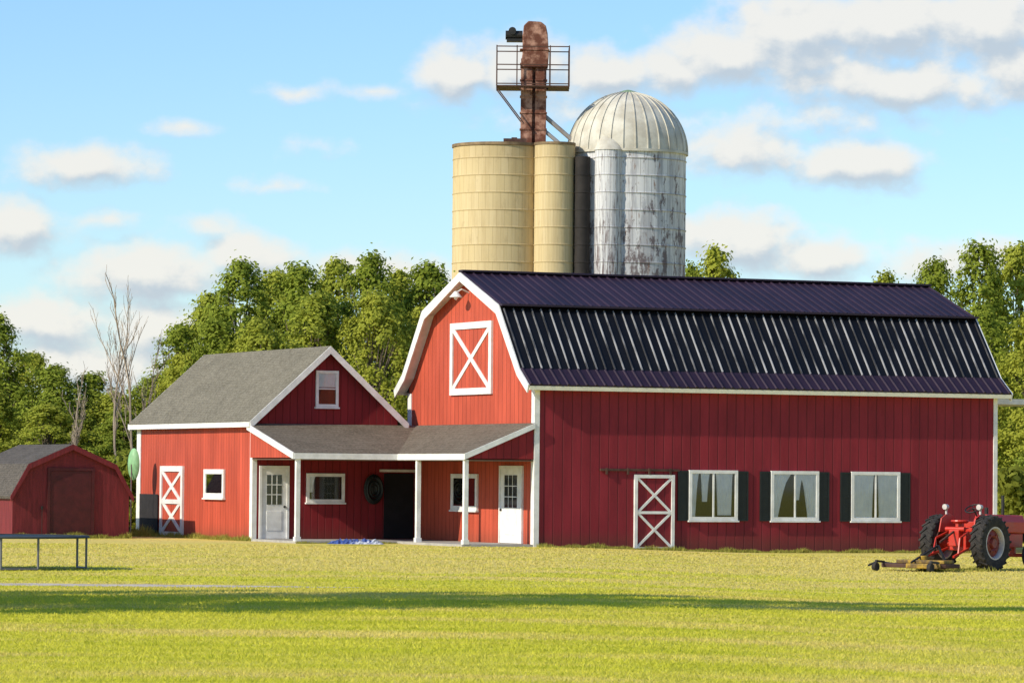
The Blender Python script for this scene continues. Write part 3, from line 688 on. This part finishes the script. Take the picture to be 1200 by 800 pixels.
def tree_meshes(seed,mat,lsize=(.05,.105),**kw):
    C,N,cl=crown_pts(seed,**kw)
    me=fast_mesh('crown',leafquads(C,N,rng.uniform(lsize[0],lsize[1],len(C))),4,mat)
    b=MB(); r=random.Random(seed); H=kw.get('H',10)
    pts=[(0,0,-.3)]
    for i in range(1,7): pts.append((r.uniform(-.15,.15)*i*.4,r.uniform(-.15,.15)*i*.4,H*.13*i))
    rr=[.24-.033*i for i in range(7)]
    for i in range(6): b.tube(pts[i],pts[i+1],rr[i],rr[i+1],8)
    for c,rc in cl[::5]:
        k=min(5,max(1,int((c[2]*.7)/(H*.13)))); b.tube(pts[k],tuple(c),rr[k]*.4,.015,5)
    t=b.obj('trunk',m_bark,None,smooth=True); tm=t.data; bpy.data.objects.remove(t)
    return me,tm
variants=[tree_meshes(1,m_leaf),tree_meshes(2,m_leafy,ncl=230),tree_meshes(3,m_leaf,Rr=2.0,ncl=210),tree_meshes(4,m_leafy,Rr=2.7,ncl=270),tree_meshes(5,m_leaf,Rr=2.2,base=.7),tree_meshes(6,m_leafy,Rr=1.7,ncl=170)]
def tree(name,X,Y,H,v,rs=1.0,rot=None,label="leafy green deciduous tree in the row behind the farmhouse",grp="trees lining the back of the farm"):
    e=empty(name,(X,Y,gz(X)),rot if rot is not None else random.uniform(0,6.28),label,"tree"); e["group"]=grp
    e.scale=(rs,rs,H/10)
    for nm,me in (('crown',variants[v][0]),('trunk',variants[v][1])):
        o=bpy.data.objects.new(nm,me); o.parent=e; col.objects.link(o)
    return e
random.seed(21)
TL=[(-12.7,156,7.8,2,.95),(-11.6,158,9.2,1,1.0),(-10.3,155,10.3,0,1.05),(-9.2,160,10.2,3,1.0),(-8.0,154,10.1,4,1.05),(-6.8,159,10.6,1,1.0),(-5.4,155,10.6,0,1.0),(-4.3,161,10.3,5,1.2),(-3.2,156,10.3,2,1.15),(-1.9,158,9.6,3,.95),
    (-7.3,151,8.9,5,1.1),(-10.8,150,7.8,4,.9),(-5.0,150,8.9,3,.9),(-3.2,151,8.4,1,.9),(-9.2,149,7.8,1,.95),(-12.0,151,6.6,3,.75),
    (-19.6,156,8.2,0,.9),(-18.6,159,6.8,3,.8),(-17.3,155,6.2,2,.9),(-16.2,158,6.0,4,.9),(-15.0,155,5.2,1,.9),(-13.9,157,5.8,0,.8),(-19.0,150,5.1,5,1.0),(-16.9,149,4.6,1,.9),(-14.2,149,4.4,2,.9)]
for t in TL: tree('deciduous_tree',*t)
TRr=[(14.7,162,10.6,5,.9),(16.3,158,10.9,0,.95),(17.7,155,11.4,4,1.0),(19.4,157,11.5,3,.95),(20.6,153,10.0,2,1.1),(18.9,148,8.4,1,.95),(17.2,150,8.8,2,.9),(19.8,146,6.6,4,.9)]
for t in TRr: tree('deciduous_tree',*t,label="leafy green deciduous tree beyond the end of the barn")
tree('deciduous_tree',9.9,197,13.6,5,1.25,label="pale green tree top showing beside the domed silo")
tree('deciduous_tree',8.7,199,12.8,2,.9,label="pale green tree top showing beside the domed silo")
tree('deciduous_tree',13.0,200,11.7,2,.5,label="small tree top showing above the barn roof")
for X,Y,H,v,rs in ((-15.4,64.2,8.4,2,.6),(-14.4,62.3,10.6,1,.72),(-13.2,61.0,12.6,2,.85),(-11.4,59.6,14.4,5,1.0),(-10.6,57.9,16.6,5,1.1)):
    tree('deciduous_tree',X,Y,H,v,rs,label="tall shade tree standing beside the mown lawn",grp="shade trees beside the lawn")

def bare(X,Y,H,seed,label,rad=.055):
    r=random.Random(seed); b=MB()
    def br(p,d,l,rad,dep):
        n=4; q=Vector(p)
        for i in range(n):
            d2=(d+Vector((r.uniform(-.12,.12),r.uniform(-.12,.12),r.uniform(0,.12)))).normalized(); e=q+d2*l/n
            b.tube(q,e,max(.007,rad*(1-.2*i/n)),max(.006,rad*(1-.2*(i+1)/n)),5 if dep<2 else 3,caps=False)
            if dep<4 and (i>1 or dep>0):
                for k in range(1 if dep else r.choice((1,2))):
                    a=r.uniform(0,6.28); s=Vector((math.cos(a),math.sin(a),r.uniform(.8,1.6))).normalized()
                    br(e,(d2*.6+s*.6).normalized(),l*r.uniform(.3,.5),rad*.42,dep+1)
            q=e; d=d2
        if dep<3: br(q,d,l*.62,rad*.7,dep+1)
    e=empty('bare_tree',(X,Y,0),0,label,"tree")
    br(Vector((0,0,0)),Vector((0,0,1)),H*.5,rad,0)
    b.obj('trunk',m_barebark,e,recalc=False)
bare(-14.0,147,8.0,3,"leafless grey tree with thin branches beside the farmhouse")
bare(-13.3,146,8.3,12,"leafless grey tree with thin branches beside the farmhouse",.06)
bare(-13.6,147.5,6.4,9,"short leafless grey tree with fine twigs",.045)
bare(-15.9,147,5.2,15,"short leafless grey tree with fine twigs",.045)

CC=[];NN=[]
for i in range(620):
    m=100; d=rng.normal(size=(m,3)); d/=np.linalg.norm(d,axis=1,keepdims=True)
    x=rng.uniform(-25,-1) if i%4 else rng.uniform(15,25)
    CC.append(np.array([x,rng.uniform(160,168),rng.uniform(.2,4.8)])+d*rng.uniform(.4,1.1,size=(m,1))*.85); NN.append(d+rng.normal(size=(m,3))*.5)
for i in range(300):
    m=110; d=rng.normal(size=(m,3)); d/=np.linalg.norm(d,axis=1,keepdims=True)
    x=rng.uniform(-24,-11.5) if i%3 else rng.uniform(17.5,24)
    CC.append(np.array([x,rng.uniform(143,147),rng.uniform(.1,2.3)])+d*rng.uniform(.4,1.1,size=(m,1))*.6); NN.append(d+rng.normal(size=(m,3))*.5)
CC=np.concatenate(CC);NN=np.concatenate(NN)
me=fast_mesh('thicket',leafquads(CC,NN,rng.uniform(.10,.20,len(CC))),4,m_thick)
o=bpy.data.objects.new('thicket',me); col.objects.link(o); o["kind"]="stuff"; o["label"]="dense green undergrowth filling the wood edge"; o["category"]="undergrowth"

# ------------------------------------------------------------ GRASS
def blades(n,xf,y0,y1,h0,h1,w,pw=1.0):
    y=y0+(y1-y0)*rng.uniform(0,1,n)**pw; x=xf(y,n)
    t=np.clip((x-.3)/8,0,1); z=-.17*t*t*(3-2*t)
    a=rng.uniform(0,2*np.pi,n); h=rng.uniform(h0,h1,n); lean=rng.normal(0,.7,size=(n,2))*h[:,None]
    ww=w*rng.uniform(.7,1.3,n)*(y/60)
    A=np.stack([x-np.cos(a)*ww,y-np.sin(a)*ww,z],1); B=np.stack([x+np.cos(a)*ww,y+np.sin(a)*ww,z],1); T=np.stack([x+lean[:,0],y+lean[:,1],z+h],1)
    return np.stack([A,B,T],1).reshape(-1,3)
P=[blades(200000,lambda y,n:rng.uniform(-1,1,n)*(y*.135+.6),36,75,.015,.045,.010,1.2),
   blades(900,lambda y,n:rng.uniform(-1,1,n)*(y*.135+.6),37,62,.06,.13,.006,1.2),
   blades(80000,lambda y,n:rng.uniform(-1,1,n)*(y*.135+.6),70,119,.015,.045,.011)]
G=np.concatenate(P).reshape(-1,3,3)
c=G[:,0]; on=(np.abs(c[:,1]-(74.0+.03*(c[:,0]+10)))<.9*np.clip((-2.0-c[:,0])/4,0,1)); G=G[~on].reshape(-1,3)
me=fast_mesh('grass',G,3,m_grassb); o=bpy.data.objects.new('grass',me); col.objects.link(o); o["kind"]="stuff"; o["label"]="short mown lawn grass with dry patches"; o["category"]="grass"
def along(ox,oy,dx,dy,L,n,h0,h1,sp=.12):
    t=rng.uniform(0,L,n); off=np.abs(rng.normal(0,sp,n))
    x=ox+dx*t+dy*off; y=oy+dy*t-dx*off
    g=np.clip((x-.3)/8,0,1); z=-.17*g*g*(3-2*g)
    cl=(.5+.5*np.sin(t*2.3)*np.sin(t*5.1+1)); h=rng.uniform(h0,h1,n)*(.35+cl); a=rng.uniform(0,6.28,n); w=.014
    ln=rng.normal(0,.35,size=(n,2))*h[:,None]
    return np.stack([np.stack([x-np.cos(a)*w,y-np.sin(a)*w,z],1),np.stack([x+np.cos(a)*w,y+np.sin(a)*w,z],1),np.stack([x+ln[:,0],y+ln[:,1],z+h],1)],1).reshape(-1,3)
cu,su=math.cos(TH),math.sin(TH)
W=[along(.75,119.93,cu,su,15.7,6000,.04,.15)]
W.append(along(-7.93-su*11,126+cu*11,su,-cu,11,4000,.06,.2))
W.append(along(-15.5,127.95,cu,su,3.8,2000,.06,.2)); W.append(along(-6.4,122.2,cu,su,3.3,1000,.03,.1)); W.append(along(-14,134,1,.1,4.5,2500,.1,.35,.4)); W.append(along(9.9,100.2,.8,.3,2.2,900,.05,.12,.5))
me=fast_mesh('weeds',np.concatenate(W),3,m_weed); o=bpy.data.objects.new('weeds',me); col.objects.link(o); o["kind"]="stuff"; o["label"]="longer grass growing along the building walls"; o["category"]="weeds"

# ------------------------------------------------------------ LIGHT, SKY
elv=R(32); hx,hy=-.835,-.550
S=Vector((hx*math.cos(elv),hy*math.cos(elv),math.sin(elv)))
ld=bpy.data.lights.new('sun','SUN'); ld.energy=5.0; ld.angle=R(.5); ld.color=(1,.91,.74)
lo=bpy.data.objects.new('sun',ld); lo.rotation_euler=S.to_track_quat('Z','Y').to_euler(); col.objects.link(lo)
w=bpy.data.worlds.new('World'); sc.world=w; w.use_nodes=True; wt=w.node_tree; wt.nodes.clear(); t=NT(wt)
try: w.cycles.sampling_method='MANUAL'; w.cycles.sample_map_resolution=256
except Exception: pass
out=t.n('ShaderNodeOutputWorld'); bg=t.n('ShaderNodeBackground'); bg.inputs[1].default_value=.115
sky=t.n('ShaderNodeTexSky',sky_type='NISHITA'); sky.sun_disc=False; sky.sun_elevation=elv; sky.sun_rotation=math.atan2(hx,hy)%(2*math.pi)
sky.air_density=1.0; sky.dust_density=.3; sky.ozone_density=2.0
gr=bpy.data.node_groups.new('cloud_density','ShaderNodeTree')
gr.interface.new_socket('UV',in_out='INPUT',socket_type='NodeSocketVector'); gr.interface.new_socket('D',in_out='OUTPUT',socket_type='NodeSocketFloat')
q=NT(gr); gi=q.n('NodeGroupInput'); go=q.n('NodeGroupOutput')
uv=gi.outputs[0]
clouds=[(100,200,92,28,1.05),(220,155,45,10,.55),(345,112,55,11,.55),(435,110,45,10,.5),(315,221,48,12,.6),(120,262,45,14,.5),(375,178,40,14,.4),(245,270,40,16,.55),
 (530,90,60,38,1.1),(610,80,75,42,1.1),(700,85,80,36,1.1),(790,85,60,34,1.0),
 (850,60,90,46,1.2),(930,40,95,58,1.25),(1030,25,110,52,1.25),(1140,25,100,52,1.25),(1190,80,65,48,1.15),
 (1040,98,170,34,1.05),(870,175,85,34,.95),(1005,190,80,35,1.15),(1045,192,40,30,1),(700,135,150,24,.5),(940,140,150,26,.55),
 (860,280,88,42,1.1),(950,300,105,32,.95),(1150,300,110,30,.85),(1080,310,110,26,.75),
 (15,275,80,38,1.05),(170,325,115,40,1.1),(290,300,62,28,1.1),(330,330,90,30,.8),(55,385,95,40,1.1),(420,315,80,24,.95),(200,390,130,44,.9),(500,325,70,26,.85),(100,440,220,45,.9)]
nz=q.n('ShaderNodeTexNoise'); nz.inputs['Scale'].default_value=1.6; nz.inputs['Detail'].default_value=2; q.l(uv,nz.inputs['Vector'])
wv=q.n('ShaderNodeVectorMath',operation='MULTIPLY_ADD'); q.l(nz.outputs['Color'],wv.inputs[0]); wv.inputs[1].default_value=(.5,.26,0); wv.inputs[2].default_value=(-.25,-.13,0)
wa=q.n('ShaderNodeVectorMath',operation='ADD'); q.l(uv,wa.inputs[0]); q.l(wv.outputs[0],wa.inputs[1]); wuv=wa.outputs[0]
cur=None
for (px,py,rx,ry,wg) in clouds:
    cxn,cyn=(px-600)/100,(560-py)/100; ix,iy=100/rx,100/ry
    ma=q.n('ShaderNodeVectorMath',operation='MULTIPLY_ADD'); q.l(wuv,ma.inputs[0]); ma.inputs[1].default_value=(ix,iy,0); ma.inputs[2].default_value=(-cxn*ix,-cyn*iy,0)
    ln=q.n('ShaderNodeVectorMath',operation='LENGTH'); q.l(ma.outputs[0],ln.inputs[0])
    d=q.math('MULTIPLY_ADD',ln.outputs['Value'],-.8*wg,wg)
    cur=d if cur is None else q.math('SMOOTH_MAX',cur,d,.2)
f1=q.noise(uv,2.0,7,.55,(1,1.3,1))
dd=q.math('ADD',cur,q.math('MULTIPLY',q.math('SUBTRACT',f1,.50),1.2))
q.l(dd,go.inputs[0])
tcw=t.n('ShaderNodeTexCoord').outputs['Generated']
nm=t.n('ShaderNodeVectorMath',operation='NORMALIZE'); t.l(tcw,nm.inputs[0])
sx=t.n('ShaderNodeSeparateXYZ'); t.l(nm.outputs[0],sx.inputs[0])
U=t.math('MULTIPLY',t.math('ARCTAN2',sx.outputs[0],sx.outputs[1]),48.0); V=t.math('MULTIPLY',t.math('ARCSINE',sx.outputs[2]),48.0)
cb=t.n('ShaderNodeCombineXYZ'); t.l(U,cb.inputs[0]); t.l(V,cb.inputs[1])
g1=t.n('ShaderNodeGroup'); g1.node_tree=gr; t.l(cb.outputs[0],g1.inputs[0])
of=t.n('ShaderNodeVectorMath',operation='ADD'); t.l(cb.outputs[0],of.inputs[0]); of.inputs[1].default_value=(-.10,.20,0)
g2=t.n('ShaderNodeGroup'); g2.node_tree=gr; t.l(of.outputs[0],g2.inputs[0])
mask=t.math('MULTIPLY',t.ramp(g1.outputs[0],-.04,.72),.92)
lit=t.ramp(t.math('SUBTRACT',g1.outputs[0],g2.outputs[0]),-.40,.28)
ccol=t.mix(lit,(4.7,5.35,6.0),(7.9,7.7,7.2))
hue=t.n('ShaderNodeMix',data_type='RGBA',blend_type='MULTIPLY'); hue.inputs[0].default_value=1; t.l(sky.outputs[0],hue.inputs[6])
up=t.ramp(sx.outputs[2],.0,.12)
t.l(t.mix(up,(1.04,1.27,1.55),(.92,1.18,1.48)),hue.inputs[7])
fin=t.mix(mask,hue.outputs[2],ccol)
t.l(fin,bg.inputs[0]); t.l(bg.outputs[0],out.inputs[0])

# ------------------------------------------------------------ CAMERA
cd=bpy.data.cameras.new('camera'); cam=bpy.data.objects.new('camera',cd); col.objects.link(cam)
cd.lens=144; cd.sensor_width=36; cd.clip_end=20000; cd.clip_start=.5
cam.location=(0,0,2)
cam.rotation_euler=(Matrix.Rotation(R(90+1.91),3,'X') @ Matrix.Rotation(R(.5),3,'Z')).to_euler()
sc.camera=cam
